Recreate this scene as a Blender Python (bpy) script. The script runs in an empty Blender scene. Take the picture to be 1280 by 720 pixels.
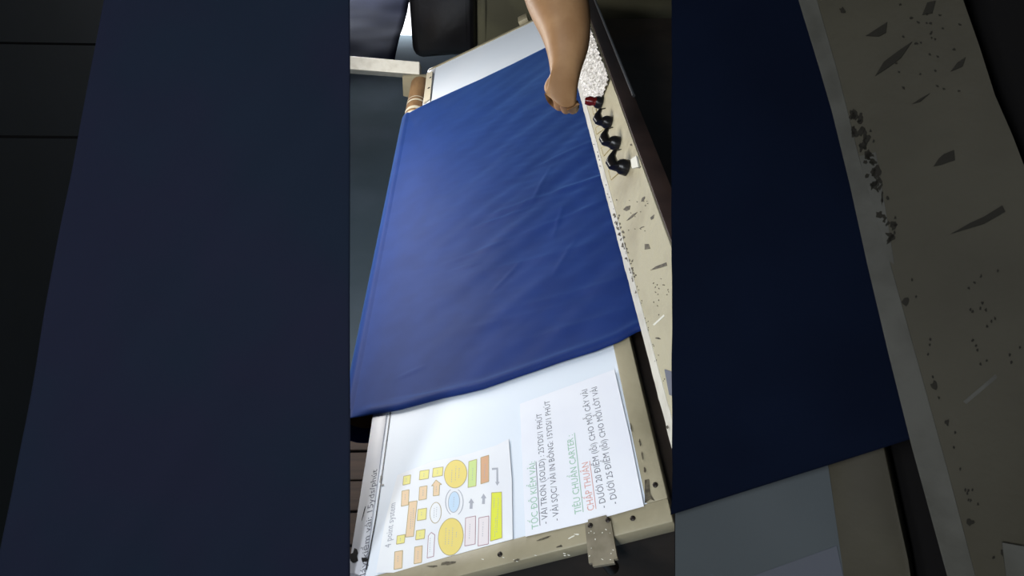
import bpy, bmesh, math, random
from mathutils import Vector, Matrix, noise
random.seed(7)
# ---------------------------------------------------------------- camera
# world: X runs along the inspection machine, Y away from the viewer, Z up.
F = 821.16
ZC = 1.40
RM = Matrix(((-0.03326467, -0.65050916, 0.75876959),
             (-0.02849114, 0.75949841, 0.64988493),
             (-0.99904040, 0.0, -0.04379821)))
CAM = Vector((0, 0, ZC))
C = bpy.context.scene.collection
cd = bpy.data.cameras.new('camera'); cam = bpy.data.objects.new('camera', cd); C.objects.link(cam)
cd.lens = F / 1280 * 36; cd.sensor_width = 36; cd.clip_start = .02
r_, d_, f_ = (RM.col[i].copy() for i in range(3))
m3 = Matrix((r_, -d_, -f_)).transposed()
cam.matrix_world = Matrix.Translation(CAM) @ m3.to_4x4()
bpy.context.scene.camera = cam
# ---------------------------------------------------------------- world, lights, exposure
S = bpy.context.scene
w = bpy.data.worlds.new('world'); S.world = w; w.use_nodes = True
w.node_tree.nodes['Background'].inputs[0].default_value = (.35, .42, .6, 1)
w.node_tree.nodes['Background'].inputs[1].default_value = .10
S.view_settings.view_transform = 'Standard'; S.view_settings.look = 'None'
S.view_settings.exposure = 0.0; S.view_settings.gamma = 1
def area(name, loc, target, sx, sy, power, col):
    l = bpy.data.lights.new(name, 'AREA'); l.shape = 'RECTANGLE'; l.size = sx; l.size_y = sy
    l.energy = power; l.color = col
    o = bpy.data.objects.new(name, l); C.objects.link(o); o.location = loc
    d = (Vector(target) - Vector(loc)).normalized()
    x = Vector((1, 0, 0)); x = (x - d * x.dot(d)).normalized(); y = (-d).cross(x)
    o.rotation_euler = Matrix((x, y, -d)).transposed().to_euler()
    return o
LAMPS = [((-.30, -.16, ZC+.42), (.85, 1.1, ZC+.1), 1.0, .14, 17.5),  # added fill light just above the viewer, out of view
         ((1.90, .84, ZC+.72), (1.9, 1.15, ZC+.05), 1.6, .14, 17),
         ((7.8, 1.85, ZC+1.5), (2.2, .78, ZC-.3), 1.0, .5, 110),
         ((-.4, -.9, ZC+1.75), (1.6, 1.6, ZC-.4), 1.2, .3, 42)]  # added fill light from behind, lifts the dark areas
for i, (a, b, sx, sy, p) in enumerate(LAMPS):
    area('tube_light', a, b, sx, sy, p, (1, .98, .95) if i == 1 else (.90, .95, 1.0))
# ---------------------------------------------------------------- helpers
def ray(x, y): return RM @ Vector((x-640, y-360, F))
def at(x, y, d): return CAM + ray(x, y) * (d / F)                 # point at forward depth d
def plane_hit(x, y, p0, n):
    r = ray(x, y); return CAM + r * ((p0 - CAM).dot(n) / r.dot(n))
V = Vector((0, .44142845, .89729645)); N = Vector((0, -.89729645, .44142845)); D = .98514
def BP(u, v, h=0): return CAM + Vector((u, 0, 0)) + V*v + N*(h-D)  # board coordinates
def buv(x, y, h=0):
    p = plane_hit(x, y, BP(0, 0, h), N) - CAM; return p.x, p.dot(V)
def world_bm(): return bmesh.new()
def box(bm, o, ax, ay, az):
    """parallelepiped from corner o with edge vectors"""
    vs = [bm.verts.new(o + ax*i + ay*j + az*k) for k in (0, 1) for j in (0, 1) for i in (0, 1)]
    fs = [bm.faces.new([vs[i] for i in q]) for q in ((0,2,3,1),(4,5,7,6),(0,1,5,4),(2,6,7,3),(0,4,6,2),(1,3,7,5))]
    return vs, fs
def wbox(bm, a, b):
    a = Vector(a); b = Vector(b); d = b-a
    return box(bm, a, Vector((d.x,0,0)), Vector((0,d.y,0)), Vector((0,0,d.z)))
def bbox_(bm, u0, u1, v0, v1, h0, h1):
    return box(bm, BP(u0, v0, h0), Vector((u1-u0,0,0)), V*(v1-v0), N*(h1-h0))
def prism(bm, pts, off):
    a = [bm.verts.new(p) for p in pts]; b = [bm.verts.new(p+off) for p in pts]
    n = len(pts); bm.faces.new(a[::-1]); bm.faces.new(b)
    for i in range(n): bm.faces.new((a[i], a[(i+1) % n], b[(i+1) % n], b[i]))
def frame_of(d):
    d = d.normalized(); t = Vector((0,0,1)) if abs(d.z) < .9 else Vector((1,0,0))
    x = d.cross(t).normalized(); return x, d.cross(x).normalized()
def tube(bm, path, rad, seg=16, cap=True):
    rad = rad if isinstance(rad, (list, tuple)) else [rad]*len(path)
    rings = []
    x, y = frame_of(path[-1]-path[0])
    for p, r in zip(path, rad):
        rings.append([bm.verts.new(p + (x*math.cos(2*math.pi*i/seg) + y*math.sin(2*math.pi*i/seg))*r) for i in range(seg)])
    for a, b in zip(rings, rings[1:]):
        for i in range(seg): bm.faces.new((a[i], a[(i+1)%seg], b[(i+1)%seg], b[i]))
    if cap: bm.faces.new(rings[0][::-1]); bm.faces.new(rings[-1])
def bevel(bm, w, seg=2):
    bmesh.ops.bevel(bm, geom=list(bm.edges), offset=w, segments=seg, profile=.5, affect='EDGES')
def tag(o, label=None, cat=None, group=None, kind=None):
    for k, v in (('label', label), ('category', cat), ('group', group), ('kind', kind)):
        if v: o[k] = v
    return o
def wloc(o):
    p = Vector(); 
    while o: p += o.location; o = o.parent
    return p
def obj(name, bm, mat, parent=None, smooth=False, loc=None, uvw=None):
    """bm is in world coordinates"""
    if isinstance(bm, bpy.types.Mesh): me = bm
    else:
        bmesh.ops.recalc_face_normals(bm, faces=bm.faces[:])
        me = bpy.data.meshes.new(name); bm.to_mesh(me); bm.free()
    pl = wloc(parent) if parent else Vector()
    if len(me.vertices):
        lo = Vector([min(v.co[i] for v in me.vertices) for i in range(3)])
        hi = Vector([max(v.co[i] for v in me.vertices) for i in range(3)])
        c = (lo+hi)/2; c.z = lo.z
    else: c = Vector()
    if loc is not None: c = Vector(loc)
    me.transform(Matrix.Translation(-c))
    o = bpy.data.objects.new(name, me); C.objects.link(o)
    o.location = c - pl
    if parent: o.parent = parent
    for m in (mat if isinstance(mat, (list, tuple)) else [mat]): me.materials.append(m)
    if smooth:
        for p in me.polygons: p.use_smooth = True
        if smooth != 'all': me.set_sharp_from_angle(angle=math.radians(40))
    return o
def empty(name, loc, label, cat, group=None):
    o = bpy.data.objects.new(name, None); C.objects.link(o); o.location = loc
    return tag(o, label, cat, group)
def srgb(c):
    return tuple(((v/255)/12.92 if v/255 <= .04045 else ((v/255+.055)/1.055)**2.4) for v in c) + (1,)
def mat(name, col, rough=.6, col2=None, scale=20, detail=4, bump=0, bscale=60, metal=0, spec=.5, lo=.4, hi=.6, emit=0, stretch=(1,1,1), bdist=.002, sheen=0):
    m = bpy.data.materials.new(name); m.use_nodes = True; nt = m.node_tree; b = nt.nodes['Principled BSDF']
    b.inputs['Base Color'].default_value = srgb(col); b.inputs['Roughness'].default_value = rough
    b.inputs['Metallic'].default_value = metal; b.inputs['Specular IOR Level'].default_value = spec
    if sheen: b.inputs['Sheen Weight'].default_value = sheen; b.inputs['Sheen Roughness'].default_value = .4; b.inputs['Sheen Tint'].default_value = (.22, .48, 1, 1)
    tc = nt.nodes.new('ShaderNodeTexCoord'); mp = nt.nodes.new('ShaderNodeMapping'); nt.links.new(tc.outputs['Object'], mp.inputs[0])
    mp.inputs['Scale'].default_value = stretch
    if col2:
        n = nt.nodes.new('ShaderNodeTexNoise'); n.inputs['Scale'].default_value = scale; n.inputs['Detail'].default_value = detail
        nt.links.new(mp.outputs[0], n.inputs['Vector'])
        r = nt.nodes.new('ShaderNodeValToRGB'); r.color_ramp.elements[0].position = lo; r.color_ramp.elements[1].position = hi
        r.color_ramp.elements[0].color = srgb(col); r.color_ramp.elements[1].color = srgb(col2)
        nt.links.new(n.outputs['Fac'], r.inputs[0]); nt.links.new(r.outputs[0], b.inputs['Base Color'])
    if bump:
        n = nt.nodes.new('ShaderNodeTexNoise'); n.inputs['Scale'].default_value = bscale; n.inputs['Detail'].default_value = 3
        nt.links.new(mp.outputs[0], n.inputs['Vector'])
        bu = nt.nodes.new('ShaderNodeBump'); bu.inputs['Strength'].default_value = bump; bu.inputs['Distance'].default_value = bdist
        nt.links.new(n.outputs['Fac'], bu.inputs['Height']); nt.links.new(bu.outputs[0], b.inputs['Normal'])
    if emit:
        b.inputs['Emission Color'].default_value = srgb(col); b.inputs['Emission Strength'].default_value = emit
    return m
M = dict(
 cloth=mat('navy_cloth', (18, 41, 100), .6, (21, 45, 106), 14, 3, .12, 900, spec=.15, bdist=.0006, sheen=.55),
 dimcloth=mat('shaded_bench_cloth', (6, 11, 24), .95, (5, 9, 21), 5, 3, .1, 500, spec=.03, bdist=.001),  # shaded copy of the navy cloth for the added bench
 topcloth=mat('shaded_overhead_cloth', (27, 30, 46), .95, (24, 32, 46), 3, 3, .1, 500, spec=.1, bdist=.001),  # navy with the dimness put into the colour, for the added overhead cloth
 board=mat('milky_board', (226, 232, 240), .45, (220, 228, 238), 3, 2, spec=.3),
 beige=mat('beige_paint', (158, 149, 124), .42, (134, 126, 102), 9, 6, .35, 70, lo=.45, hi=.75),
 rail=mat('cream_console_paint', (188, 180, 152), .30, (160, 150, 124), 7, 7, .55, 55, lo=.48, hi=.8, bdist=.0025),
 lip=mat('pale_lip_paint', (222, 218, 205), .35, (204, 199, 184), 25, 6, .4, 90, lo=.5, hi=.75),
 chip=mat('bare_metal_chip', (100, 93, 76), .5, (66, 59, 48), 120, 4, metal=.2),
 scuff=mat('pale_scratch', (222, 220, 208), .5),
 white=mat('white_strip', (232, 233, 238), .4, (222, 224, 232), 8, 3),
 paper=mat('paper', (234, 236, 243), .7, (229, 231, 240), 6, 3),
 chart=mat('chart_paper', (236, 238, 240), .6, (228, 230, 236), 6, 3),
 ink=mat('black_ink', (112, 114, 124), .7), greyink=mat('grey_ink', (172, 174, 184), .7),
 green=mat('green_ink', (150, 190, 166), .7), red=mat('red_ink', (214, 158, 148), .7),
 yellow=mat('yellow_print', (232, 224, 138), .6), gold=mat('gold_print', (232, 212, 120), .6),
 orange=mat('tan_print', (230, 202, 166), .6), lime=mat('lime_print', (202, 222, 144), .6),
 orange2=mat('brown_orange_print', (214, 168, 132), .6), hot=mat('bright_yellow_print', (222, 226, 66), .6),
 blue=mat('pale_blue_print', (196, 218, 238), .6), pink=mat('pale_pink_print', (232, 224, 226), .6),
 tan_line=mat('tan_outline', (176, 160, 118), .6), mauve=mat('mauve_outline', (170, 130, 140), .6),
 cardboard=mat('cardboard', (150, 116, 78), .75, (128, 96, 62), 30, 4, .2, 90, stretch=(.3,1,1)),
 plate=mat('dull_plate', (130, 122, 104), .45, (112, 104, 86), 30, 6, .3, 90), wood=mat('dark_brown_plank', (70, 52, 42), .7, (54, 40, 33), 6, 4, .3, 40, stretch=(6,1,.6)),
 cream=mat('cream_tape', (214, 204, 180), .5), dark_body=mat('dark_brown_steel', (48, 39, 32), .6, (38, 31, 26), 12, 4, .2, 40),
 shelf=mat('dark_brown_front', (62, 46, 40), .5, (50, 37, 33), 10, 4), black=mat('black_plastic', (14, 13, 15), .35, (20, 19, 22), 6, 3, .3, 12, bdist=.01),
 knob=mat('black_switch', (16, 14, 15), .3), redknob=mat('dark_red_switch', (92, 14, 10), .18),
 bolt=mat('dark_bolt', (40, 34, 30), .4, metal=.6), steel=mat('dull_steel', (118, 118, 120), .35, metal=.8),
 wall=mat('slate_wall', (180, 198, 212), .9, (162, 182, 194), 1.2, 3), floor=mat('dark_floor', (24, 22, 26), .7, (34, 32, 34), 3, 5, .2, 30),
 ceil=mat('dark_ceiling', (22, 26, 28), .95, (18, 22, 22), 2, 2), farwall=mat('lilac_wall', (152, 142, 150), .9, (140, 130, 140), 2, 2),
 bluecloth=mat('blue_grey_hanging', (26, 30, 52), .95, (22, 26, 46), 4, 3, spec=.03), olive=mat('olive_cover', (74, 72, 54), .9, (62, 60, 45), 5, 4, .3, 14),
 window=mat('window_daylight', (250, 252, 255), .5, emit=2.2), grey=mat('grey_plastic', (104, 106, 118), .5, (120, 122, 134), 10, 3),
 dimboard=mat('shaded_board', (54, 58, 60), .6, (50, 54, 56), 4, 2, spec=.08), dimbeige=mat('shaded_frame_paint', (50, 47, 38), .6, (44, 41, 33), 9, 5, .3, 60, spec=.08),  # shaded copies of the board and frame colours
 dimrail=mat('shaded_console_paint', (50, 47, 38), .6, (43, 40, 32), 7, 6, .35, 60, lo=.4, hi=.75, spec=.08),  # shaded copy of the cream console colour
 dimlip=mat('shaded_lip_paint', (60, 59, 54), .55, (52, 51, 46), 22, 5, .3, 80, spec=.08),  # shaded copy of the pale lip colour
 dimchip=mat('shaded_chip', (24, 22, 17), .6, spec=.05), dimpaper=mat('shaded_paper', (58, 60, 66), .8, spec=.2), dimblack=mat('matt_black', (6, 5, 5), .9, spec=.1),  # chip and paper are shaded copies too, dimness in the colour
 skin=mat('skin', (174, 134, 94), .5, (158, 118, 80), 14, 4, .15, 120), shirt=mat('dark_shirt', (40, 40, 52), .9, (34, 34, 44), 10, 3, .2, 300),
 trousers=mat('black_trousers', (20, 20, 24), .9), hair=mat('black_hair', (12, 10, 10), .6, bump=.6, bscale=150), eye=mat('eye_white', (220, 216, 210), .3), lipc=mat('lips', (150, 84, 76), .5),
)
# ---------------------------------------------------------------- the room
def struct(name, bm, m): o = obj(name, bm, m); o['kind'] = 'structure'; return o
b = world_bm(); wbox(b, (-2.2, -2.0, -.1), (9.1, 3.35, 0)); struct('floor', b, M['floor'])
b = world_bm(); wbox(b, (-2.2, -2.0, 3.3), (9.1, 3.35, 3.4)); struct('ceiling', b, M['ceil'])
YB = 3.2
b = world_bm(); wbox(b, (-2.1, YB, 0), (9.0, YB+.15, 3.3)); struct('wall_back', b, M['wall'])
b = world_bm(); wbox(b, (-2.2, -1.9, 0), (-2.1, YB+.15, 3.3)); struct('wall_left', b, M['wall'])
b = world_bm(); wbox(b, (-2.1, -2.0, 0), (9.0, -1.9, 3.3)); struct('wall_front', b, M['wall'])
b = world_bm(); wbox(b, (9.0, -1.9, 0), (9.1, YB+.15, 3.3)); struct('wall_right', b, M['farwall'])
# bright window on the far wall
def on_x(x, y, X): r = ray(x, y); return CAM + r*(X/r.x)
p0 = on_x(538, 2, 8.98); p1 = on_x(470, 54, 8.98)
b = world_bm(); wbox(b, (8.96, p0.y, p0.z), (8.985, p1.y, p1.z)); wn = struct('window_1', b, M['window'])
b = world_bm()
for (a, c) in (((8.93, p0.y-.05, p0.z-.05), (8.99, p0.y, p1.z+.05)), ((8.93, p1.y, p0.z-.05), (8.99, p1.y+.05, p1.z+.05)),
               ((8.93, p0.y, p0.z-.05), (8.99, p1.y, p0.z)), ((8.93, p0.y, p1.z), (8.99, p1.y, p1.z+.05))):
    wbox(b, a, c)
o = obj('window_frame', b, M['dark_body'], wn)
# lamp fixtures (above the view); first and last house added fill lights
for i, (a, t, sx, sy, p) in enumerate(LAMPS):
    a = Vector(a)
    e = empty('tube_or_fill_lamp', a + Vector((0,0,.1)), ['added fill light in a white batten housing above the viewer', 'white batten lamp hanging over the far end of the board', 'white batten lamp deep in the room by the far wall', 'added fill light in a white batten housing under the ceiling behind the viewer'][i], 'lamp', 'batten lamps')
    b = world_bm(); box(b, a+Vector((-sx/2, -.05, .03)), Vector((sx,0,0)), Vector((0,.1,0)), Vector((0,0,.07))); bevel(b, .01); obj('housing', b, M['white'], e)
    for s in (-.2, .2):
        b = world_bm(); tube(b, [a+Vector((s*sx,0,.1)), Vector((a.x+s*sx, a.y, 3.3))], .004, 8); obj('hanger', b, M['dimblack'], e)
# ---------------------------------------------------------------- fabric inspection machine
mach = empty('inspection_machine', (1.8, 1.15, 0), 'cream and beige fabric inspection machine with sloping white board and long control rail', 'machine')
U0, U1, V0, V1 = .539, 2.98, .149, .770
def rrect(bm, u0, u1, v0, v1, h0, h1, bv=.003):
    t = world_bm(); bbox_(t, u0, u1, v0, v1, h0, h1); bevel(t, bv)
    me = bpy.data.meshes.new('t'); t.to_mesh(me); bm.from_mesh(me); t.free(); bpy.data.meshes.remove(me)
b = world_bm(); bbox_(b, U0+.03, U1-.01, .18, .728, -.012, 0); obj('light_board', b, M['board'], mach)
b = world_bm(); rrect(b, U0, U0+.042, V0, .728, -.03, .003); fb = obj('frame_rail', b, M['beige'], mach, True)
b = world_bm(); rrect(b, U0+.042, U1, V0, .186, -.03, .002); fr = obj('frame_rail', b, M['beige'], mach, True)
b = world_bm(); rrect(b, U1-.014, U1+.006, V0, .765, -.03, .003); obj('frame_rail', b, M['beige'], mach, True)
b = world_bm(); rrect(b, U0+.0, U1, .730, V1, -.03, .001); ls = obj('frame_strip', b, M['white'], mach, True); ls['label'] = 'white top strip with lettering'
# far clip
u, v = buv(655, 28); b = world_bm(); rrect(b, u-.015, u+.05, v-.022, v+.022, -.01, .018); obj('clip', b, M['beige'], mach, True)
# brown body under the board
def profile_body(bm, u0, u1):
    pts = [BP(u0, V0+.012, -.032), BP(u0, V1-.012, -.032), BP(u0, V1-.03, -.10)]
    y = pts[-1].y; pts += [Vector((u0, y+.10, .25)), Vector((u0, y-.28, .25)), Vector((u0, BP(0, V0, 0).y+.015, .55))]
    prism(bm, pts, Vector((u1-u0, 0, 0)))
b = world_bm(); profile_body(b, U0+.012, U1-.01); obj('cabinet', b, M['dark_body'], mach)
for x in (U0+.08, U1-.12):
    for y in (1.0, 1.28):
        b = world_bm(); wbox(b, (x, y, 0), (x+.06, y+.06, .27)); obj('leg', b, M['dark_body'], mach)
# bracket plate on the near end
pl = [buv(*p) for p in ((733, 654), (764, 646), (775, 706), (739, 712))]
b = world_bm(); prism(b, [BP(u, v, .0035) for u, v in pl], N*.006)
bmesh.ops.bevel(b, geom=[e for e in b.edges if abs((e.verts[0].co-e.verts[1].co).normalized().dot(N)) > .99], offset=.006, segments=4, affect='EDGES')
pb = obj('corner_plate', b, M['plate'], mach, True)
def bolt(x, y, parent, r=.0045, h=.0035):
    u, v = buv(x, y, h); b = world_bm(); tube(b, [BP(u, v, h-.002), BP(u, v, h+.0012), BP(u, v, h+.0022)], [r, r, r*.6], 12); obj('bolt', b, M['bolt'], parent, True)
for p in ((738, 657), (760, 650)): bolt(*p, pb, h=.0095)
for p in ((625, 693), (791, 648)): bolt(*p, fb)
bolt(819, 606, fr)
u, v = buv(764, 702, -.03); b = world_bm(); tube(b, [BP(u-.01, v, -.03), BP(u-.01, v, .003)], .012, 14); obj('hinge_pin', b, M['bolt'], mach, True)
def blob(cx, cy, rx, ry, ang, n=11, jag=.4):
    pts = []
    for i in range(n):
        t = 2*math.pi*i/n; r = 1 + random.uniform(-jag, jag)
        a, c = math.cos(t)*rx*r, math.sin(t)*ry*r
        pts.append((cx + a*math.cos(ang) - c*math.sin(ang), cy + a*math.sin(ang) + c*math.cos(ang)))
    return pts
def flakes(bm, lst, hit, off, th=.0006):
    for q in lst:
        pts = q if isinstance(q[0], tuple) else blob(*q)
        ps = [hit(*p) for p in pts]; prism(bm, ps, off*th)
b = world_bm()
ch = [(646, 700, 5, 1.5, -.3), (700, 683, 4, 1.2, -.3), (806, 588, 1.2, 4, -.1), (803, 570, 1, 5, -.2), (800, 553, 1, 4, -.2), (789, 534, .8, 5, -.2), (560, 704, 8, 2, -.2), (540, 708, 6, 1.4, 0),
      [(806, 600), (811, 599), (813, 618), (818, 626), (813, 624), (806, 629)], (680, 673, 8, 1, -.28), (760, 627+26, 2, 1, 0)]
flakes(b, ch, lambda x, y: plane_hit(x, y, BP(0,0,.0032), N), N); tag(obj('paint_chips', b, M['chip'], mach), 'bare chips in the paint', kind='stuff')
b = world_bm()
sc = [(715, 671, 4, .8, -.5), (721, 668, 3, .7, .1)] + [(random.uniform(736, 768), random.uniform(660, 700), random.uniform(.5, 1.4), .5, random.uniform(-1, 1)) for _ in range(14)] + [(600+random.uniform(0, 130), 702-random.uniform(0, 10), 1.6, .5, .2) for _ in range(8)]
flakes(b, sc, lambda x, y: plane_hit(x, y, BP(0,0,.0098 if x > 735 else .0032), N), N, .0005); tag(obj('paint_scuffs', b, M['scuff'], mach), 'pale scuffs', kind='stuff')
# seam along the strip, ragged here and there
b = world_bm()
ps = [(542.5, 92), (488.5, 512), (478, 590), (470, 647), (458, 712)]
for (a, c) in zip(ps, ps[1:]):
    A = plane_hit(*a, BP(0,0,.001), N); B = plane_hit(*c, BP(0,0,.001), N)
    prism(b, [A-V*.001, A+V*.001, B+V*.001, B-V*.001], N*.0008)
flakes(b, [(476.5, 598, 1.1, 5, .2), (478, 606, 1.6, 1.2, 0), (443, 695, 5, 8, .1), (455, 700, 4, 3, .2), (455, 640, .4, 10, .25)], lambda x, y: plane_hit(x, y, BP(0,0,.0012), N), N)
obj('seam', b, M['knob'], mach)
# ---- lettering helper: x along the machine, up the board
def text(body, u, v, size, m, parent, h, width=None, slant=0, name='lettering'):
    cu = bpy.data.curves.new('t', 'FONT'); cu.body = body; cu.size = size; cu.resolution_u = 2
    to = bpy.data.objects.new('t', cu); C.objects.link(to); bpy.context.view_layer.update()
    me = bpy.data.meshes.new_from_object(to.evaluated_get(bpy.context.evaluated_depsgraph_get()))
    bpy.data.objects.remove(to); bpy.data.curves.remove(cu)
    xs = [q.co.x for q in me.vertices]; wd = max(xs)-min(xs); k = width/wd if width else 1
    ca, sa = math.cos(slant), math.sin(slant)
    for q in me.vertices:
        x, y = (q.co.x-min(xs))*k, q.co.y
        q.co = BP(u + x*ca - y*sa, v + x*sa + y*ca, h)
    o = obj(name, me, m, parent); return o
PLAIN = {'\u0110': ('D', 'd'), '\u01a0': ('O', 'h'), '\u01af': ('U', 'h'), '\u1eda': ('\u00d3', 'h')}
def twidth(body):
    cu = bpy.data.curves.new('t', 'FONT'); cu.body = body; to = bpy.data.objects.new('t', cu); C.objects.link(to); bpy.context.view_layer.update()
    me = bpy.data.meshes.new_from_object(to.evaluated_get(bpy.context.evaluated_depsgraph_get()))
    xs = [q.co.x for q in me.vertices]; bpy.data.objects.remove(to); bpy.data.curves.remove(cu); bpy.data.meshes.remove(me)
    return max(xs)-min(xs)
def textpx(body, p, q, size, m, parent, h):
    if any(c in PLAIN for c in body):
        plain = ''.join(PLAIN.get(c, (c, 0))[0] for c in body)
        a = buv(*p, h); c = buv(*q, h); d = Vector((c[0]-a[0], c[1]-a[1])); full = d.length; d.normalize(); e = Vector((-d.y, d.x))
        wt = twidth(plain); kx = full/wt
        b = world_bm()
        def bar(x0, y0, x1, y1, t):
            A = Vector(a)+d*x0+e*y0; B = Vector(a)+d*x1+e*y1; n = (B-A).normalized(); n = Vector((-n.y, n.x))*t
            prism(b, [BP(*(A-n), h), BP(*(A+n), h), BP(*(B+n), h), BP(*(B-n), h)], N*.0001)
        for i, ch in enumerate(body):
            if ch in PLAIN:
                x1 = twidth(plain[:i+1])*kx; x0 = x1 - twidth(PLAIN[ch][0])*kx
                if PLAIN[ch][1] == 'd': bar(x0-size*.10, size*.36, x0+size*.28, size*.36, size*.03)
                else: bar(x1-size*.03, size*.62, x1+size*.09, size*.80, size*.035)
        tag(obj('accent_marks', b, m, parent), kind='stuff')
        body = plain
    return textpx0(body, p, q, size, m, parent, h)
def textpx0(body, p, q, size, m, parent, h):
    """baseline from pixel p to pixel q on the board plane"""
    a = buv(*p, h); c = buv(*q, h); d = (c[0]-a[0], c[1]-a[1])
    return text(body, a[0], a[1], size, m, parent, h, math.hypot(*d), math.atan2(d[1], d[0]))
textpx('M\u00e1y ki\u1ec3m v\u1ea3i: 15yds/ph\u00fat', (456, 726), (471.5, 586), .019, M['ink'], ls, .0014)
# ---- upper right corner: bracket, upright post
b = world_bm()
bp_ = [(503, 96), (533, 95), (534, 104), (528, 128), (512, 122), (504, 120)]
prism(b, [plane_hit(x, y, Vector((2.96,0,0)), Vector((1,0,0))) for x, y in bp_], Vector((.02,0,0)))
rb = obj('roller_bracket', b, M['beige'], mach)
b = world_bm(); A, B, Cc, Dd = [at(x, y, 3.05) for x, y in ((524.5, 77), (524.5, 93), (380, 82), (380, 65))]
off = RM @ Vector((0, 0, .07)); 
prism(b, [A, B, Cc, Dd], off); bevel(b, .004); obj('upright_post', b, M['lip'], mach)
b = world_bm()
q = [plane_hit(x, y, BP(0,0,.004), N) for x, y in ((534, 92), (541, 90), (538, 124), (529.5, 130))]
prism(b, q, N*.004); hp = obj('hinge_plate', b, M['cream'], mach)
for p in ((538, 97), (536, 110)): bolt(*p, hp, .006, .008)
# ---- control console: a long rail in front of the board
ang = math.radians(15)
CB = Vector((0, .86, ZC - .86*math.tan(math.radians(19.9))))        # back edge of the top face
CD = Vector((0, -math.cos(ang), -math.sin(ang))); CN = Vector((0, -math.sin(ang), math.cos(ang)))
def chit(x, y, h=0): return plane_hit(x, y, CB + CN*h, CN)
e1 = chit(763.6, 100); e2 = chit(835.8, 300); WID = ((e1-CB).dot(CD) + (e2-CB).dot(CD))/2
lipy = .895; lipz = ZC - lipy*math.tan(math.radians(19.15))
CU0, CU1 = .30, 3.05
XX = Vector((1,0,0))
b = world_bm()
prof = [CB, CB+CD*WID, CB+CD*WID+Vector((0,.004,-.02)), Vector((0, CB.y, CB.z-.10)), Vector((0, CB.y, CB.z-.02))]
n = 120
rows = []
for i in range(n+1):
    x = CU0 + (CU1-CU0)*i/n
    fe = (noise.noise(Vector((x*14, 3, 0))))*.0022
    rows.append([b.verts.new(p + XX*x + (CD*fe if k == 1 else Vector())) for k, p in enumerate(prof)])
for a, c in zip(rows, rows[1:]):
    for k in range(5): b.faces.new((a[k], a[(k+1)%5], c[(k+1)%5], c[k]))
b.faces.new(rows[0]); b.faces.new(rows[-1][::-1])
con = obj('console', b, M['rail'], mach, True)
b = world_bm()
rows = []
for i in range(n*2+1):
    x = CU0 + (CU1-CU0)*i/n/2
    j = noise.noise(Vector((x*22, 7, 0)))*.0016 + noise.noise(Vector((x*70, 2, 0)))*.001
    P = [CB+Vector((0,-.001,.0015)), Vector((0, lipy+j, lipz+.001+j*.3)), Vector((0, lipy+.001, lipz-.05)), CB+Vector((0,.004,-.05))]
    rows.append([b.verts.new(p+XX*x) for p in P])
for a, c in zip(rows, rows[1:]):
    for k in range(4): b.faces.new((a[k], a[(k+1)%4], c[(k+1)%4], c[k]))
b.faces.new(rows[0]); b.faces.new(rows[-1][::-1])
tag(obj('console_lip', b, M['lip'], mach, True), 'paler back lip of the console')
# dark brown apron in front
fe = CB+CD*WID
r = ray(842, 240); a2 = math.atan2(r.z, r.y); zb = ZC + (fe.y-.004)*math.tan(a2)
b = world_bm(); wbox(b, (CU0, fe.y-.004, zb), (3.13, fe.y+.012, fe.z-.003)); bevel(b, .002); tag(obj('apron', b, M['shelf'], mach, True), 'dark brown steel apron')
b = world_bm(); tube(b, [Vector((1.6, fe.y-.008, zb+.004)), Vector((3.13, fe.y-.008, zb+.004))], .0045, 8); tag(obj('edge_rod', b, M['steel'], mach, True), 'thin steel rod')
for x in (CU0+.15, CU1-.2):
    b = world_bm(); wbox(b, (x, CB.y-.08, 0), (x+.05, CB.y-.03, CB.z-.06)); obj('leg', b, M['dark_body'], mach)
    b = world_bm(); wbox(b, (x, CB.y-.05, .42), (x+.05, 1.02, .47)); obj('brace', b, M['dark_body'], mach)
# chips, scratches and dirt on the console
b = world_bm()
ch = [[(779, 262), (783, 258), (788, 257), (787, 262), (783, 264)], [(783, 276), (791, 268), (797, 265), (793, 270), (786, 275)], (804, 249, 1.8, 3.5, .6), [(813, 272), (818, 268), (817, 273), (814, 275)],
      [(806, 305), (811, 305), (813, 311), (806, 312)], [(813, 338), (820, 333), (833, 328), (834, 332), (825, 335)], (803, 284, 3.5, .6, -.4), (771, 250, 1, .8, 0),
      (820, 451, 1, 1.6, .2), (795, 365, .9, 1.8, .3), (806, 398, 1, 1.6, .4), (834, 534, 1.4, 2, 0), (789, 181, 1.4, 1, .5), (799, 209, 2, 1.5, -.3),
      (737, 45, 1.5, 3, -.3), (745, 66, 2, 1, -.3), (823, 423, 3, 1.4, 0)]
ch += [(757.5+(y-240)*.3+abs(random.gauss(2.6, 2)), y, random.uniform(.5, 1.3), random.uniform(.8, 2.4), random.uniform(-.5, .8)) for y in [random.uniform(268, 350) for _ in range(60)]]
ch += [(random.uniform(758, 762)+(y-240)*.3, y, .5, .7, 0) for y in [random.uniform(170, 480) for _ in range(34)]]
ch += [(random.uniform(815, 836), random.uniform(345, 400), .5, .9, random.uniform(-1, 1)) for _ in range(16)]
ch += [(random.uniform(782, 812), random.uniform(250, 290), .7, .5, random.uniform(-1, 1)) for _ in range(16)]
flakes(b, ch, lambda x, y: chit(x, y, .0002), CN, .0005); tag(obj('paint_chips', b, M['chip'], con), 'dark chips in the cream paint', kind='stuff')
b = world_bm()
flakes(b, [[(816, 406), (830, 393), (831, 395), (818, 407)]], lambda x, y: chit(x, y, .0002), CN, .0004); obj('scratch', b, M['scuff'], con)
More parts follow.
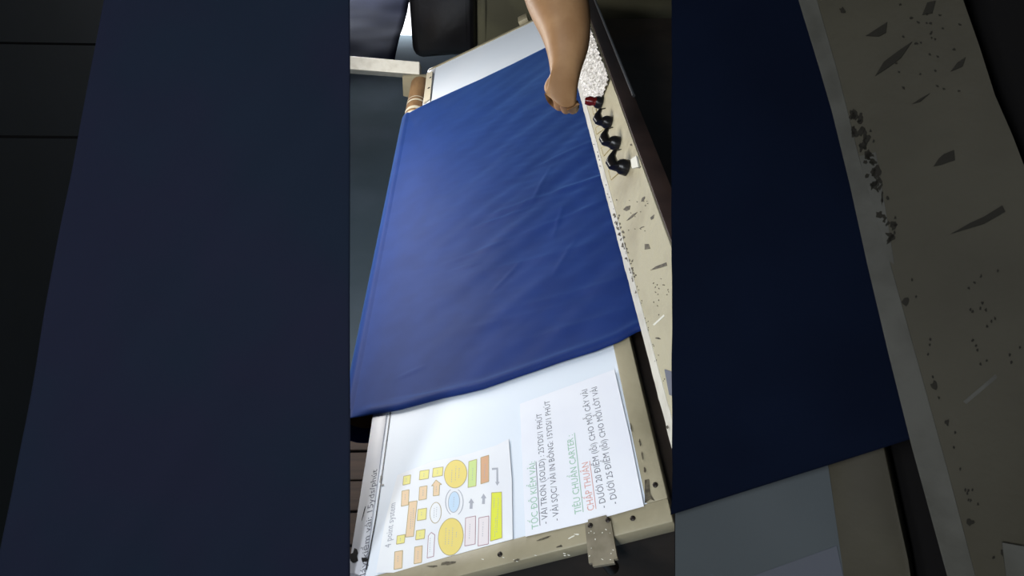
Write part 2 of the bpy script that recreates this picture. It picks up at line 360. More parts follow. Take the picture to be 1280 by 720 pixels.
# polythene film, crinkled, over the far end of the console
b = world_bm(); nx, ny = 340, 64; g = []
for i in range(nx+1):
    row = []
    for j in range(ny+1):
        s = j/ny; x = 1.72 + 1.3*i/nx - (.0 if s > .6 else (.6-s)*-.25)
        dd = .004 + (WID-.006)*s
        k = abs(noise.noise(Vector((x*44, dd*70, 0))))*.010 + noise.noise(Vector((x*110, dd*150, 5)))*.0022
        row.append(b.verts.new(CB + XX*x + CD*dd + CN*(.0026+k)))
    g.append(row)
for i in range(nx):
    for j in range(ny): b.faces.new((g[i][j], g[i+1][j], g[i+1][j+1], g[i][j+1]))
fm = mat('crinkled_film', (236, 232, 226), .12, (178, 172, 162), 90, 4, .8, 160, lo=.45, hi=.7, spec=1.0, bdist=.006)
film = obj('plastic_film', b, fm, smooth='all')
tag(film, 'crinkled clear plastic film glued on the far end of the cream control rail', 'plastic film')
# switches
def switch(px, py, sc, m, red=False):
    c = chit(px, py+2, 0)
    b = world_bm(); c = c + CN*.001
    x, y = frame_of(CN)
    tube(b, [c, c+CN*.012*sc, c+CN*.018*sc, c+CN*.026*sc], [.017*sc, .016*sc, .013*sc, .006*sc], 20)
    if not red:
        # hooked lever leaning up the board and towards the far end
        path = [c+CN*.010*sc-XX*.006*sc-CD*.006*sc, c+CN*.022*sc-CD*.005*sc, c+CN*.030*sc+XX*.012*sc-CD*.002*sc, c+CN*.030*sc+XX*.026*sc+CD*.004*sc, c+CN*.026*sc+XX*.034*sc+CD*.014*sc, c+CN*.018*sc+XX*.030*sc+CD*.021*sc]
        tube(b, path, [.010*sc, .015*sc, .013*sc, .008*sc, .005*sc, .003*sc], 12)
    else:
        path = [c+CN*.016*sc, c+CN*.03*sc-CD*.004*sc+XX*.004, c+CN*.042*sc-CD*.008*sc+XX*.006]
        tube(b, path, [.010*sc, .013*sc, .009*sc], 14)
    return obj('switch', b, m, con, True)
sw = [((752, 127), 1.05, True), ((763, 152), 1.05, False), ((773, 178), 1.1, False), ((784, 208), 1.15, False)]
for (p, s, red) in sw:
    o = switch(p[0], p[1], s, [M['knob'], M['redknob']] if red else M['knob'], red)
    if red:
        o['label'] = 'glossy dark red push switch'
        for q in o.data.polygons:
            zc = sum((o.data.vertices[i].co for i in q.vertices), Vector())/len(q.vertices) + wloc(o)
            if (zc-CB).dot(CN) > .022: q.material_index = 1
    else: o['label'] = 'black hooked rotary switch'
for (q, m) in (([(741, 135), (745, 134), (746, 141), (742, 143)], 1), ([(745, 160), (754, 154), (757, 160), (746, 168)], 1), ([(752, 185), (762, 179), (765, 184), (755, 195)], 1), ([(761, 213), (773, 208), (776, 214), (764, 225)], 1)):
    b = world_bm(); P = [chit(x, y, .0005) for x, y in q]; prism(b, P, CN*.0009); lp = obj('label_plate', b, M['rail'], con)
    b = world_bm()
    for a, c in zip(P, P[1:]+P[:1]):
        d = (c-a).normalized(); s = d.cross(CN)*.0009
        prism(b, [a-s, a+s, c+s, c-s], CN*.0018)
    obj('plate_border', b, M['tan_line'], con)
b = world_bm(); P = [chit(x, y, .0005) for x, y in ((790, 200), (797, 195), (800, 209), (792, 211))]; prism(b, P, CN*.004); obj('latch', b, M['scuff'], con)
b = world_bm(); P = [chit(x, y, .0005) for x, y in ((833, 462), (850, 468), (856, 500), (839, 494))]; prism(b, P, CN*.004); cv = obj('cover_plate', b, M['grey'], con)
# ---------------------------------------------------------------- cardboard tube on top of the board
tc0 = BP(0, .829, -.040); TR = .045
b = world_bm(); tube(b, [tc0+XX*1.02, tc0+XX*2.95], TR, 40, False); tube(b, [tc0+XX*2.95, tc0+XX*1.02], TR-.005, 40, False)
ct = obj('cardboard_tube', b, M['cardboard'], smooth=True); tag(ct, 'brown cardboard fabric tube lying along the top edge of the white board', 'tube')
for (a, c) in ((2.62, 2.645), (2.56, 2.60), (2.70, 2.715), (2.735, 2.742)):
    b = world_bm(); tube(b, [tc0+XX*a, tc0+XX*c], TR+.0012, 40, False); obj('tape_band', b, M['cream'], ct, True)
for x in (1.10, 2.935):
    b = world_bm(); wbox(b, (x, tc0.y-.03, tc0.z-.07), (x+.012, tc0.y+.03, tc0.z-.0452)); obj('tube_rest', b, M['beige'], mach)
# ---------------------------------------------------------------- the navy cloth
def interp(tab, x):
    for (a, fa), (c, fc) in zip(tab, tab[1:]):
        if x <= c: t = max(0, (x-a)/(c-a)); t = t; return fa+(fc-fa)*t
    return tab[-1][1]
near_px = [(440, 523), (500, 513), (556, 498), (580, 493), (604, 487), (650, 471), (700, 454), (745, 440), (775, 428), (796, 416)]
near = sorted([(buv(x, y, .006)[1], buv(x, y, .006)[0]) for x, y in near_px])
far_px = [(500, 147), (540, 127), (600, 100), (640, 81), (686, 58)]
far = sorted([(buv(x, y, .006)[1], buv(x, y, .006)[0]) for x, y in far_px])
def seg_d(u, v, a, c):
    ax, ay = a; bx, by = c; dx, dy = bx-ax, by-ay; L = dx*dx+dy*dy
    t = max(0, min(1, ((u-ax)*dx+(v-ay)*dy)/L)); ex, ey = u-ax-dx*t, v-ay-dy*t
    return (ex*dy-ey*dx)/math.sqrt(L), math.hypot(ex, ey), t
folds_px = [((762, 218), (690, 243), 4, .010), ((700, 240), (600, 275), 2.5, .012), ((756, 252), (640, 300), 2.5, .012), ((770, 300), (560, 352), 2.2, .016), ((690, 210), (662, 262), 2, .008),
            ((776, 352), (600, 400), 2.6, .016), ((720, 380), (560, 420), 2, .014), ((640, 300), (545, 335), 2, .009), ((780, 392), (640, 432), 2.4, .014), ((580, 490), (470, 505), 2, .006),
            ((740, 180), (660, 214), 2, .010), ((660, 262), (580, 290), 2, .008), ((530, 460), (490, 478), 2, .006), ((704, 260), (690, 300), 1.6, .006), ((650, 330), (610, 372), 1.5, .008), ((720, 300), (690, 350), 1.6, .008), ((600, 330), (560, 340), 1.5, .006)]
folds = [(buv(*a, .006), buv(*c, .006), amp*.001, wd) for a, c, amp, wd in folds_px]
def wrinkle(u, v):
    low = max(0, min(1, (.80-v)/.45)); mid = math.exp(-((u-1.55)/.62)**2)
    h = noise.noise(Vector((u*6+v*4, v*2.6, 0)))*.0040*(.3+low)
    h += noise.noise(Vector((u*17+v*9, v*5, 3)))*.0030*low*(.35+mid)
    h += noise.noise(Vector((u*40-v*12, v*15, 9)))*.0011*low*mid
    for a, c, amp, wd in folds:
        s, d, t = seg_d(u, v, a, c)
        if d < wd*3: h += amp*1.1*math.exp(-(d/wd)**2)*(1 if s > 0 else .75) * math.sin(math.pi*min(1, .15+t*.85))
    return h
b = world_bm(); NU, NV = 330, 190
VB, VT = .10, .829
arc = math.pi*1.05
g = []
for j in range(NV+1):
    s = j/NV*1.10
    row = []
    for i in range(NU+1):
        t = i/NU
        if s <= 1.0:
            v = VB + (VT-VB)*s; vv = v; extra = None
        else:
            extra = (s-1)/.10; v = VT; vv = .829 + extra*.10
        un = interp(near, min(vv, .80 if extra is None else .84)) if vv < .80 else near[-1][1] - 0*(vv)
        uf = interp(far, vv)
        un = interp(near, vv)
        u = un + (uf-un)*t
        edge = min(1, (u-un)/.03); rollh = .007*math.exp(-((u-un-.012)/.014)**2) - .004*math.exp(-((u-un)/.005)**2)
        edge2 = min(1, (uf-u)/.03)
        h = .0075 + max(-.0045, wrinkle(u, v))*(.3+.7*edge)*(.3+.7*edge2) + rollh
        if extra is None:
            if v < .125: h -= (.125-v)**2*25
            k = max(0, (v-.77)/.06); h = h*(1-k)+.0065*k
            p = BP(u, v, h)
        else:
            th = extra*arc; R = TR+.0065-.0   # wraps over the tube
            c = tc0 + XX*u
            p = c + N*(R*math.cos(th)) + V*(R*math.sin(th))
            R2 = TR + .006
        row.append(b.verts.new(p))
    g.append(row)
for j in range(NV):
    for i in range(NU): b.faces.new((g[j][i], g[j+1][i], g[j+1][i+1], g[j][i+1]))
cl = obj('navy_cloth', b, M['cloth'], smooth='all')
sm = cl.modifiers.new('th', 'SOLIDIFY'); sm.thickness = .0012; sm.offset = 1
tag(cl, 'wide royal navy cloth drawn smooth across the white board and over the tube', 'cloth')
# ---------------------------------------------------------------- paper notices
def sheet(name, px, h, m, label):
    P = [BP(*buv(x, y, h), h) for x, y in px]; b = world_bm(); prism(b, P, N*.0006); return tag(obj(name, b, m), label, 'paper')
pn = sheet('paper_notice', [(650, 505), (768, 462), (788, 548), (805, 633), (730, 654), (657, 671)], .0042, M['paper'], 'white notice with coloured lines about inspection speed and points, taped to the board')
H = .0050
def line(a, c, m, parent, wd=.0009, h=H):
    A = BP(*buv(*a, h), h); B = BP(*buv(*c, h), h); s = (B-A).normalized().cross(N)*wd
    b = world_bm(); prism(b, [A-s, A+s, B+s, B-s], N*.0002); return obj('underline', b, m, parent)
# baselines (start at the bottom of the picture, reading upwards)
textpx('T\u1ed0C \u0110\u1ed8 KI\u1ec2M V\u1ea2I:', (673, 660), (669, 576), .018, M['green'], pn, H)
line((675, 657), (670, 577), M['ink'], pn, .0006)
textpx('- V\u1ea2I TR\u01a0N (SOLID) : 25YDS/1 PH\u00daT', (685, 654), (677, 516), .0165, M['ink'], pn, H)
textpx('- V\u1ea2I S\u1eccC/ V\u1ea2I IN B\u00d4NG: 15YDS/1 PH\u00daT', (699, 650), (687, 500), .0165, M['ink'], pn, H)
textpx('TI\u00caU CHU\u1ea8N CARTER :', (727, 641), (716, 543), .018, M['green'], pn, H); line((729, 640), (718, 541), M['green'], pn, .0006)
textpx('CH\u1ea4P THU\u1eacN', (743, 637), (735, 577), .018, M['red'], pn, H); line((745, 636), (737, 576), M['red'], pn, .0006)
textpx('- D\u01af\u1edaI 20 \u0110I\u1ec2M (l\u1ed7i) CHO M\u1ed6I C\u00c2Y V\u1ea2I', (758, 634), (734, 486), .0165, M['ink'], pn, H)
textpx('- D\u01af\u1edaI 25 \u0110I\u1ec2M (l\u1ed7i) CHO M\u1ed6I L\u00d4T V\u1ea2I', (772, 629), (746, 483), .0165, M['ink'], pn, H)
pc = sheet('chart_sheet', [(497, 594), (540, 577), (577, 570), (620, 557), (636, 549), (640, 600), (641, 674), (560, 696), (492, 716), (470, 716), (482, 650)], .0026, M['chart'], 'white laminated diagram of yellow and tan shapes at the lower left of the board')
G = lambda x, y: (470 + x/4, 540 + y/4)           # coordinates of the enlarged crop
def shape(pts, m, name='printed_shape', h=.0034, outline=None):
    P = [BP(*buv(*G(*p), h), h) for p in pts]; b = world_bm(); prism(b, P, N*.0001); o = obj(name, b, m, pc)
    if outline:
        b = world_bm()
        for a, c in zip(P, P[1:]+P[:1]):
            s = (c-a).normalized().cross(N)*.0006; prism(b, [a-s+N*.0001, a+s+N*.0001, c+s+N*.0001, c-s+N*.0001], N*.0002)
        obj('printed_outline', b, outline, pc)
    return o
def quad(x0, y0, x1, y1, sk=6): return [(x0+sk*.3, y0+sk*.6), (x1+sk*.3, y0-sk*.6), (x1-sk*.3, y1-sk*.6), (x0-sk*.3, y1+sk*.6)]
def oval(cx, cy, rx, ry, an=.1, n=36): return [(cx+math.cos(t)*rx*math.cos(an)-math.sin(t)*ry*math.sin(an), cy+math.cos(t)*rx*math.sin(an)+math.sin(t)*ry*math.cos(an)) for t in [2*math.pi*i/n for i in range(n)]]
L_ = M['tan_line']
for q in ((136, 218, 172, 262), (218, 192, 264, 236), (284, 178, 334, 222), (208, 384, 252, 440), (104, 516, 144, 558), (200, 490, 244, 536)): shape(quad(*q), M['yellow'], outline=L_)
for q in ((128, 292, 164, 368), (216, 272, 254, 338), (92, 596, 132, 684), (192, 572, 230, 656)): shape(quad(*q), M['orange'], outline=L_)
shape([(166, 350), (206, 344), (188, 522), (148, 526)], M['orange'], outline=L_)
shape([(300, 240), (328, 262), (318, 264), (316, 316), (286, 320), (288, 268), (278, 270)], M['orange'], outline=L_)
shape(oval(398, 210, 56, 70, .15), M['gold'], outline=L_); shape(oval(374, 524, 62, 93, .1), M['gold'], outline=L_)
shape(oval(390, 350, 28, 52, .08), M['blue'], outline=M['greyink']); shape(oval(298, 404, 28, 52, .08), M['chart'], outline=M['tan_line'])
shape([(464, 148), (504, 136), (500, 270), (460, 278)], M['lime'], outline=L_)
shape([(524, 128), (564, 116), (564, 248), (524, 260)], M['orange2'], outline=L_)
shape([(578, 304), (628, 300), (630, 530), (572, 546)], M['hot'], outline=L_)
for x in (448, 514): shape([(x, 430), (x+50, 420), (x+48, 560), (x-4, 570)], M['pink'], outline=M['mauve'])
shape([(262, 520), (276, 502), (294, 514), (288, 622), (256, 630)], M['chart'], outline=M['mauve'])
for (x, y) in ((476, 340), (538, 316)): shape([(x, y-8), (x+14, y+14), (x+7, y+16), (x+6, y+44), (x-8, y+44), (x-6, y+16), (x-13, y+14)], M['greyink'])
shape([(580, 180), (610, 178), (612, 250), (618, 250), (606, 268), (596, 250), (602, 250), (602, 188), (580, 190)], M['greyink'])
for s in (-1, 1):
    arc_ = [(392+s*(46*math.cos(t)), 350+70*math.sin(t)) for t in [(-.45+.9*i/10)*math.pi*.8 for i in range(11)]]
    arc_i = [(392+s*(42*math.cos(t)), 350+67*math.sin(t)) for t in [(-.45+.9*i/10)*math.pi*.8 for i in range(11)]]
    shape(arc_ + arc_i[::-1], M['greyink'])
# faint illegible lines of print
b = world_bm()
def tick(x, y, L, wv=1.2):
    P = [BP(*buv(*G(*p), .0037), .0037) for p in ((x-wv, y), (x+wv, y), (x+wv-L*.05, y+L), (x-wv-L*.05, y+L))]; prism(b, P, N*.0001)
def dashes(x, y, n, L=7, gap=4):
    for i in range(n): tick(x - i*(L+gap)*.05, y+i*(L+gap), random.uniform(.6, 1)*L)
for (x, y, n) in ((416, 180, 5), (400, 170, 7), (380, 190, 6), (152, 232, 2), (240, 206, 2), (308, 192, 2), (228, 400, 2), (122, 530, 2), (220, 505, 2), (146, 312, 3), (236, 290, 3), (110, 620, 3), (210, 596, 4),
                  (188, 380, 9), (176, 400, 8), (302, 272, 3), (350, 480, 8), (366, 490, 7), (384, 478, 9), (402, 500, 3), (390, 325, 5), (292, 380, 5), (304, 375, 5), (470, 460, 7), (536, 450, 7), (272, 530, 7), (484, 180, 6), (545, 160, 7),
                  (592, 330, 5), (612, 330, 16), (598, 430, 9)): dashes(x, y, n)
tag(obj('fine_print', b, M['greyink'], pc), kind='stuff')
def textG(body, p, q, size, m): textpx(body, G(*p), G(*q), size, m, pc, .0036)
textG('4 point system', (74, 574), (98, 352), .020, M['greyink'])
# ---------------------------------------------------------------- things behind the machine
# hanging blue grey cloth at the back
ZH = lambda Y, a: ZC + Y*math.tan(a)
r = ray(501, 44); ah = math.atan2(r.z, r.y); YH = 2.2
def drape(name, u0, u1, Y, z0, z1, m, amp=.03, freq=5, nx=90, nz=16):
    b = world_bm(); g = []
    for i in range(nx+1):
        x = u0+(u1-u0)*i/nx
        g.append([b.verts.new((x, Y+amp*math.sin(x*freq*2)*.6+amp*noise.noise(Vector((x*freq, k*.2, 1))), z0+(z1-z0)*k/nz)) for k in range(nz+1)])
    for i in range(nx):
        for k in range(nz): b.faces.new((g[i][k], g[i+1][k], g[i+1][k+1], g[i][k+1]))
    o = obj(name, b, m, smooth='all'); s = o.modifiers.new('s', 'SOLIDIFY'); s.thickness = .004; return o
q = ray(480, 86); uN = YH*q.x/q.y
o = drape('hanging_cloth', uN, 8.6, YH, ZH(YH, ah), 3.29, M['bluecloth'], .02, 3)
tag(o, 'blue grey cloth hanging high behind the cream post, beside the bright window', 'cloth')
# black covered roll standing past the far end
def rbox(name, pts_px, X0, X1, zbot, m, bv=.03):
    P = [on_x(x, y, X0) for x, y in pts_px]
    ys = [p.y for p in P]; zs = [p.z for p in P]
    b = world_bm(); wbox(b, (X0, min(ys), zbot), (X1, max(ys), max(zs))); bevel(b, bv, 4); return b
def soft_box(a, c, bv, k, amp):
    b = world_bm(); wbox(b, a, c); bevel(b, bv, 4); bmesh.ops.subdivide_edges(b, edges=b.edges[:], cuts=3)
    for v_ in b.verts: v_.co += Vector((noise.noise(v_.co*k), noise.noise(v_.co*k+Vector((9,0,0))), 0))*amp
    return b
tag(obj('covered_stack', soft_box((3.16, .42, 0), (3.95, 1.22, 1.43), .04, 5, .03), M['olive'], smooth='all'), 'stack under a dark olive cover beyond the far end of the white board', 'cover')
tag(obj('black_case', soft_box((3.15, .44, 1.43), (3.92, 1.235, 1.742), .05, 5, .015), M['black'], smooth='all'), 'black plastic case on top of the olive covered stack past the cream post', 'case')
# dark brown planks behind the near end of the machine
r = ray(444, 500); WP = 1.62; up_ = WP*r.x/r.y
pan = empty('plank_panel', (up_-.5, WP, 0), 'dark brown plank panel standing behind the near end of the white board', 'panel')
x = up_
for k in range(9):
    b = world_bm(); wbox(b, (x-.092, WP+random.uniform(-.003, .003), .02), (x, WP+.02, ZC+.62)); bevel(b, .003); obj('plank', b, M['wood'], pan); x -= .097
b = world_bm(); wbox(b, (x+.1, WP+.02, 0), (up_, WP+.05, .25)); obj('foot_board', b, M['wood'], pan)
# dull grey bar low in the foreground corner
b = world_bm(); A = at(430, 731, 1.22); B = at(492, 745, 1.22); tube(b, [A + (A-B)*.2, B+(B-A)*1.5], .022, 20)
gb = obj('grey_bar', b, M['grey'], smooth=True); tag(gb, 'dull grey bar across the near lower left corner of the board', 'bar')
# ---------------------------------------------------------------- added bench, lower and nearer, repeating the machine in darkened colours
c0 = Vector((.185, 0, .75)); t50 = math.radians(52)
P2 = CAM + RM @ c0; N2 = (RM @ Vector((-math.cos(t50), 0, -math.sin(t50)))).normalized()
EY = (RM @ Vector((0, 1, 0))).normalized(); ES = (RM @ Vector((math.sin(t50), 0, -math.cos(t50)))).normalized()
def h2(x, y, h=0): return plane_hit(x, y, P2 + N2*h, N2)
base = h2(1060, 360); m2 = empty('added_bench', (base.x, base.y, 0), 'added inspection bench in darkened colours, standing low in front of the larger machine', 'machine')
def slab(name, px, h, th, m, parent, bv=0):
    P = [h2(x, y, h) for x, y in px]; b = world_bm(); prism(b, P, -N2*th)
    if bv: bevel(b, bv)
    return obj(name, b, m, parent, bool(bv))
slab('added_bench_board', [(844, 500), (1070, 500), (1110, 860), (844, 860)], -.004, .02, M['dimboard'], m2)
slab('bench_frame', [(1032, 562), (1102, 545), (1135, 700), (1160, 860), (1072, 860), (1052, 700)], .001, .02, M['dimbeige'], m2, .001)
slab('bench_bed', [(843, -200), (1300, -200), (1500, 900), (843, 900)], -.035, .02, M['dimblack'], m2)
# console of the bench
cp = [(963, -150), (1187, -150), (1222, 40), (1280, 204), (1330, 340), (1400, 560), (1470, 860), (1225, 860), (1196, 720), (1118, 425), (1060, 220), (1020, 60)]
slab('added_bench_console', [(980, -150), (1187, -150), (1204, 0), (1225, 60), (1240, 120), (1266, 170), (1282, 212), (1330, 340), (1400, 560), (1470, 860), (1262, 860), (1217, 720), (1183, 590), (1150, 470), (1108, 320), (1075, 210), (1045, 90), (1019, 0)], .022, .03, M['dimrail'], m2, .002)
slab('added_bench_lip', [(960, -150), (978, -150), (1021, 0), (1047, 90), (1077, 210), (1110, 320), (1152, 470), (1185, 590), (1219, 720), (1250, 860), (1225, 860), (1184, 720), (1140, 560), (1110, 440), (1084, 330), (1062, 230), (1040, 140), (1024, 85), (998, 0)], .023, .03, M['dimlip'], m2, .001)
b = world_bm()
Z = lambda x, y: (980 + x/2.4, y/2.4)
pk = [[Z(245, 108), Z(270, 92), Z(310, 66), Z(306, 98), Z(285, 110)], [Z(274, 228), Z(300, 185), Z(350, 148), Z(385, 125), Z(350, 175), Z(310, 205)], [Z(415, 45), Z(430, 8), Z(455, 2), Z(445, 40)],
      [Z(500, 215), Z(520, 188), Z(545, 172), Z(535, 200)], [Z(448, 500), Z(465, 475), Z(480, 462), Z(510, 450), Z(513, 480), Z(470, 495)], [Z(500, 702), Z(560, 668), Z(600, 650), Z(655, 616), Z(664, 635), Z(600, 672)],
      [Z(385, 312), Z(410, 295), Z(438, 280), Z(410, 305)], (980+280/2.4, 545/2.4, 3, 4, .4), (1168, 482, 4, 5, 0), (1213, 653, 5, 4, 0), (1132, 377, 4, 5, .2), (1258, 690, 6, 7, 0), (1184, 528, 3, 4, 0), (980+175/2.4, 30/2.4, 4, 3, .3)]
pk += [((1052+(y-100)*.30 + random.gauss(4, 4)), y, random.uniform(1.5, 5), random.uniform(2, 7), random.uniform(-.6, .8)) for y in [random.uniform(140, 300) for _ in range(46)]]
pk += [((1056+(y-100)*.29 + random.uniform(2, 14)), y, 1.2, 1.8, 0) for y in [random.uniform(60, 700) for _ in range(30)]]
pk += [(random.uniform(1120, 1200), random.uniform(0, 130), random.uniform(1, 2.4), 1.2, random.uniform(-1, 1)) for _ in range(26)]
pk += [(random.uniform(1210, 1275), random.uniform(330, 480), 1.5, 2, 0) for _ in range(20)]
flakes(b, pk, lambda x, y: h2(x, y, .0225), N2, .0006); tag(obj('paint_chips', b, M['dimchip'], m2), 'dark chips in the darkened paint of the added bench', kind='stuff')
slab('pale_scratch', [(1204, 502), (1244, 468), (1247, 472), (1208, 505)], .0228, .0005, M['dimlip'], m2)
slab('scratch', [(1074, 195), (1095, 190), (1118, 330), (1100, 322)], .0228, .0003, M['dimlip'], m2)  # scratch on the added bench
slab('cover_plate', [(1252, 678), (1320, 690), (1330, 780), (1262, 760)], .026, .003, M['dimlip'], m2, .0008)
for k, (x, y) in enumerate(((830, -190), (830, 900), (1420, 900), (1290, -190))):
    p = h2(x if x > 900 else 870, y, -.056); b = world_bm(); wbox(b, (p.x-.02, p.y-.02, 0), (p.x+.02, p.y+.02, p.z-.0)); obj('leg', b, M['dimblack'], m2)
def cloth2(name, corners, hitf, normal, h, m, amp, nx=110, ny=150, label='', th=.002, seed=0, s1=9, s2=26):
    """bilinear pixel patch (tl, tr, br, bl) dropped on a plane and wrinkled"""
    tl, tr, br, bl = [hitf(*c) for c in corners]; b = world_bm(); g = []
    for j in range(ny+1):
        t = j/ny; row = []
        for i in range(nx+1):
            s = i/nx; p = (tl*(1-s)+tr*s)*(1-t) + (bl*(1-s)+br*s)*t
            k = noise.noise(Vector((p.dot(EY)*s1+p.z*3, p.z*s1*.5, seed)))*amp + noise.noise(Vector((p.dot(EY)*s2-p.z*12, p.z*s2*.4, seed+4)))*amp*.45
            if hitf is h2:
                k += .004*math.exp(-((1-t)/.02)**2)
            row.append(b.verts.new(p + normal*(h+k)))
        g.append(row)
    for j in range(ny):
        for i in range(nx): b.faces.new((g[j][i], g[j+1][i], g[j+1][i+1], g[j][i+1]))
    o = obj(name, b, m, smooth='all'); q = o.modifiers.new('s', 'SOLIDIFY'); q.thickness = th; q.offset = -1
    return tag(o, label, 'cloth')
c2 = cloth2('navy_cloth', [(842.5, -150), (972, -150), (1150, 543), (842.5, 641)], h2, N2, .006, M['dimcloth'], .0035, label='added navy cloth in darkened colour, spread on the lower bench at the right of the picture')
P = [h2(x, y, -.0038) for x, y in ((940, 720), (1046, 682), (1085, 860), (940, 860))]; b = world_bm(); prism(b, P, N2*.0006); tag(obj('added_paper_sheet', b, M['dimpaper']), 'added paper sheet in darkened white, lying on the lower bench below its dark cloth', 'paper')
# ---------------------------------------------------------------- added overhead cloth on two added poles, dimness put into its colour
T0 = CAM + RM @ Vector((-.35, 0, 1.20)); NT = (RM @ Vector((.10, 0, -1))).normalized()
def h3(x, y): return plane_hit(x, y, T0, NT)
rk = empty('added_cloth_rack', (h3(300, 360).x, h3(300, 360).y, 0), 'added dark pole rack holding up the added overhead cloth', 'rack')
tcl = cloth2('navy_cloth', [(142, -60), (437.5, -60), (437.5, 780), (-16, 780)], h3, NT, .0, M['topcloth'], .008, label='added navy cloth in darkened colour, stretched high overhead at the left of the picture', seed=11, s1=3, s2=9)
for (yy, x0) in ((-60, 142), (780, -16)):
    p = h3(300, yy); q = h3(x0, yy); b = world_bm(); tube(b, [Vector((p.x, p.y, 0))+ NT*-.02, Vector((p.x, p.y, q.z))+NT*-.02], .014, 12); obj('added_pole', b, M['dimblack'], rk, True)
    a = h3(438, yy); b = world_bm(); tube(b, [a-NT*.02, q-NT*.02], .010, 12); obj('added_pole_arm', b, M['dimblack'], rk, True)
# ---------------------------------------------------------------- the person reaching in from the right
def K(x, y, z): return CAM + RM @ Vector((x, y, z))            # metres: down, picture-down, forward
def pxd(x, y, d): return at(x, y, d)
def skin(name, verts, edges, rad, root, m, parent=None, sub=2):
    me = bpy.data.meshes.new(name); me.from_pydata([tuple(v) for v in verts], edges, [])
    o = bpy.data.objects.new(name, me); C.objects.link(o)
    s = o.modifiers.new('skin', 'SKIN'); s.use_smooth_shade = True
    for i, r in enumerate(rad):
        sv = me.skin_vertices[0].data[i]; sv.radius = r if isinstance(r, tuple) else (r, r); sv.use_root = (i == root)
    sb = o.modifiers.new('sub', 'SUBSURF'); sb.levels = sub; sb.render_levels = sub
    bpy.context.view_layer.update()
    ev = bpy.data.meshes.new_from_object(o.evaluated_get(bpy.context.evaluated_depsgraph_get()))
    bpy.data.objects.remove(o)
    return obj(name, ev, m, parent, 'all')
vs, es, rs = [], [], []
def nv(p, r, link=None):
    vs.append(Vector(p)); rs.append(r); i = len(vs)-1
    if link is not None: es.append((link, i))
    return i
sh = K(-.02, -.98, 1.46)                       # right... shoulder nearest the machine
pel0 = Vector((sh.x+.22, sh.y-.10, .93))
chest = Vector((pel0.x-.01, pel0.y, 1.30))
pel = nv(pel0, (.15, .11)); wa = nv(pel0+Vector((0,0,.14)), (.13, .10), pel); cst = nv(chest-Vector((0,0,.02)), (.16, .11), wa)
uc = nv(chest+Vector((0,0,.09)), (.11, .09), cst); nk = nv(chest+Vector((-.0,.01,.16)), .052, uc); hb = nv(nk and vs[nk]+Vector((-.01,.02,.07)), .065, nk)
hd = nv(vs[hb]+Vector((-.005,.015,.08)), (.085, .095), hb); ht = nv(vs[hd]+Vector((0,0,.065)), .07, hd)
shv = nv(sh, .055, uc)
el = pxd(682, -36, 1.42); um = nv(sh.lerp(el, .5)+Vector((0,0,-.005)), .050, shv); elv = nv(el, .068, um)
f1 = nv(pxd(698, 4, 1.39), .071, elv); f2 = nv(pxd(708, 34, 1.37), .059, f1); f3 = nv(pxd(710, 64, 1.355), .047, f2); wr = nv(pxd(706, 90, 1.345), .031, f3)
pm = nv(pxd(705, 108, 1.335), (.034, .026), wr)
# four fingers folded into a loose fist, thumb closing against them
kn = [(691, 120), (698, 126), (706, 130), (714, 132)]
kd = [1.322, 1.320, 1.324, 1.332]
for (kx, ky), d, L in zip(kn, kd, (.95, 1.1, 1.05, .85)):
    a = nv(pxd(kx, ky, d), .0140, pm); c_ = nv(pxd(kx+2, ky+7*L, d+.024*L), .0115, a)
    e_ = nv(pxd(kx+5, ky+1, d+.046*L), .0100, c_); nv(pxd(kx+4, ky-8, d+.040*L), .0085, e_)
ta = nv(pxd(691, 101, 1.340), .0145, pm); tb = nv(pxd(684.5, 108, 1.340), .0120, ta); nv(pxd(688, 119, 1.345), .0100, tb)
# other arm, hanging
s2 = nv(chest+Vector((.20,-.01,.07)), .055, uc); e2_ = nv(chest+Vector((.25,-.02,-.22)), .043, s2); w2 = nv(chest+Vector((.25,.05,-.45)), .026, e2_); p2_ = nv(chest+Vector((.25,.07,-.53)), (.034,.022), w2)
for k in range(4): a = nv(chest+Vector((.25+.006,.045+.02*k,-.58)), .009, p2_); nv(chest+Vector((.243,.047+.02*k,-.64+.006*abs(k-1.5))), .0075, a)
nv(chest+Vector((.235,.115,-.55)), .010, p2_)
legs = []
for s in (-1, 1):
    hp_ = nv(pel0+Vector((.095*s,0,-.07)), .085, pel); kn_ = nv(pel0+Vector((.10*s,.02,-.47)), .056, hp_); an = nv(pel0+Vector((.10*s,0,-.85)), .038, kn_); ft = nv(pel0+Vector((.11*s,.09,-.893)), .034, an); nv(pel0+Vector((.115*s,.17,-.90)), .026, ft)
    legs.append((hp_, kn_, an))
body_r = list(rs)
for i_, k_ in ((pel, .8), (wa, .75), (cst, .75), (uc, .72), (shv, .8), (s2, .8)):
    q_ = body_r[i_]; body_r[i_] = tuple(x*k_ for x in (q_ if isinstance(q_, tuple) else (q_, q_)))
per = skin('person', vs, es, body_r, 0, M['skin'])
tag(per, 'person at the upper right reaching a bare forearm and closed hand over the cloth', 'person')
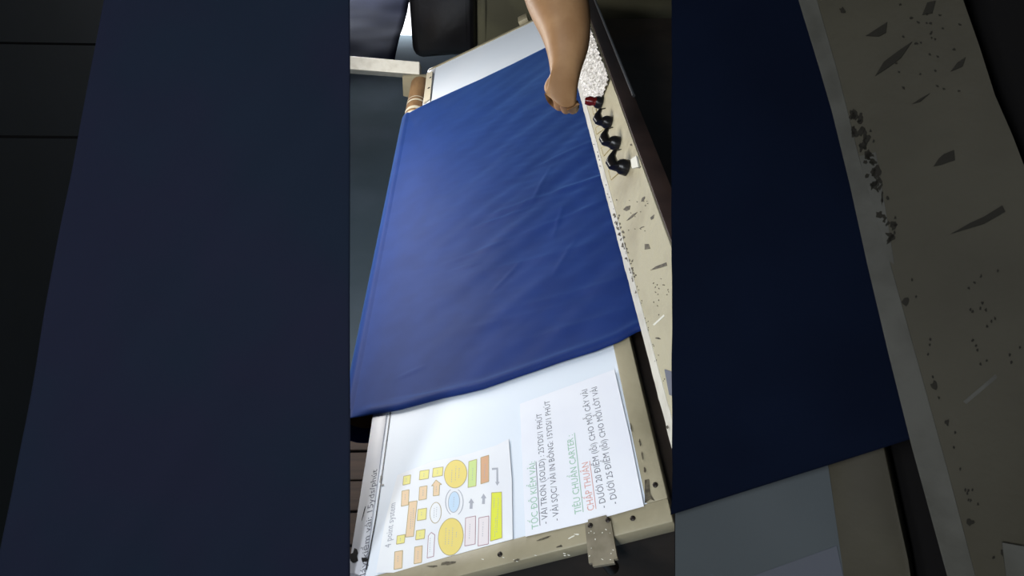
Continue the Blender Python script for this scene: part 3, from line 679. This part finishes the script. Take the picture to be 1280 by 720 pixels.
def sub(name, chain, m, grow, root=0, lv=1):
    ids = sorted({i for e in chain for i in e}); mp = {k: n for n, k in enumerate(ids)}
    g_ = [tuple(x+grow for x in (rs[i] if isinstance(rs[i], tuple) else (rs[i], rs[i]))) for i in ids]
    return skin(name, [vs[i] for i in ids], [(mp[a], mp[c]) for a, c in chain], g_, 0, m, per, lv)
keep = len(vs)
# sleeve ends part way down the upper arm
slv = len(vs); vs.append(sh.lerp(el, .62)); rs.append(.054)
sl2 = len(vs); vs.append(chest+Vector((.235,-.015,-.11))); rs.append(.05)
sub('shirt', [(pel, wa), (wa, cst), (cst, uc), (uc, shv), (shv, slv), (uc, s2), (s2, sl2)], M['shirt'], .034, lv=2)
sub('trousers', [(pel, legs[0][0]), (legs[0][0], legs[0][1]), (legs[0][1], legs[0][2]), (pel, legs[1][0]), (legs[1][0], legs[1][1]), (legs[1][1], legs[1][2]), (pel, wa)], M['trousers'], .022, lv=2)
for a in legs:
    p = vs[a[2]]
    b = world_bm(); wbox(b, (p.x-.045, p.y-.06, .0), (p.x+.06, p.y+.21, .085)); bevel(b, .03, 3); obj('shoe', b, M['trousers'], per, 'all')
hc = vs[hd]
def ball(c, r, sx=1, sy=1, sz=1, cut=None):
    b = world_bm(); bmesh.ops.create_uvsphere(b, u_segments=20, v_segments=14, radius=r)
    for v_ in b.verts: v_.co = Vector((v_.co.x*sx, v_.co.y*sy, v_.co.z*sz)) + Vector(c)
    if cut: bmesh.ops.delete(b, geom=[v_ for v_ in b.verts if cut(v_.co)], context='VERTS')
    return b
b = ball(hc+Vector((0,-.015,.035)), .105, .98, 1.05, 1.05, lambda p: p.y > hc.y+.045 and p.z < hc.z+.06); obj('hair', b, M['hair'], per, 'all')
for s in (-1, 1):
    obj('eye', ball(hc+Vector((.032*s, .078, .01)), .012), M['eye'], per, 'all'); obj('ear', ball(hc+Vector((.088*s, 0, -.005)), .03, .3, .6, 1), M['skin'], per, 'all')
obj('nose', ball(hc+Vector((0, .092, -.02)), .016, .8, 1, 1.5), M['skin'], per, 'all'); obj('mouth', ball(hc+Vector((0, .078, -.06)), .024, 1, .4, .35), M['lipc'], per, 'all')
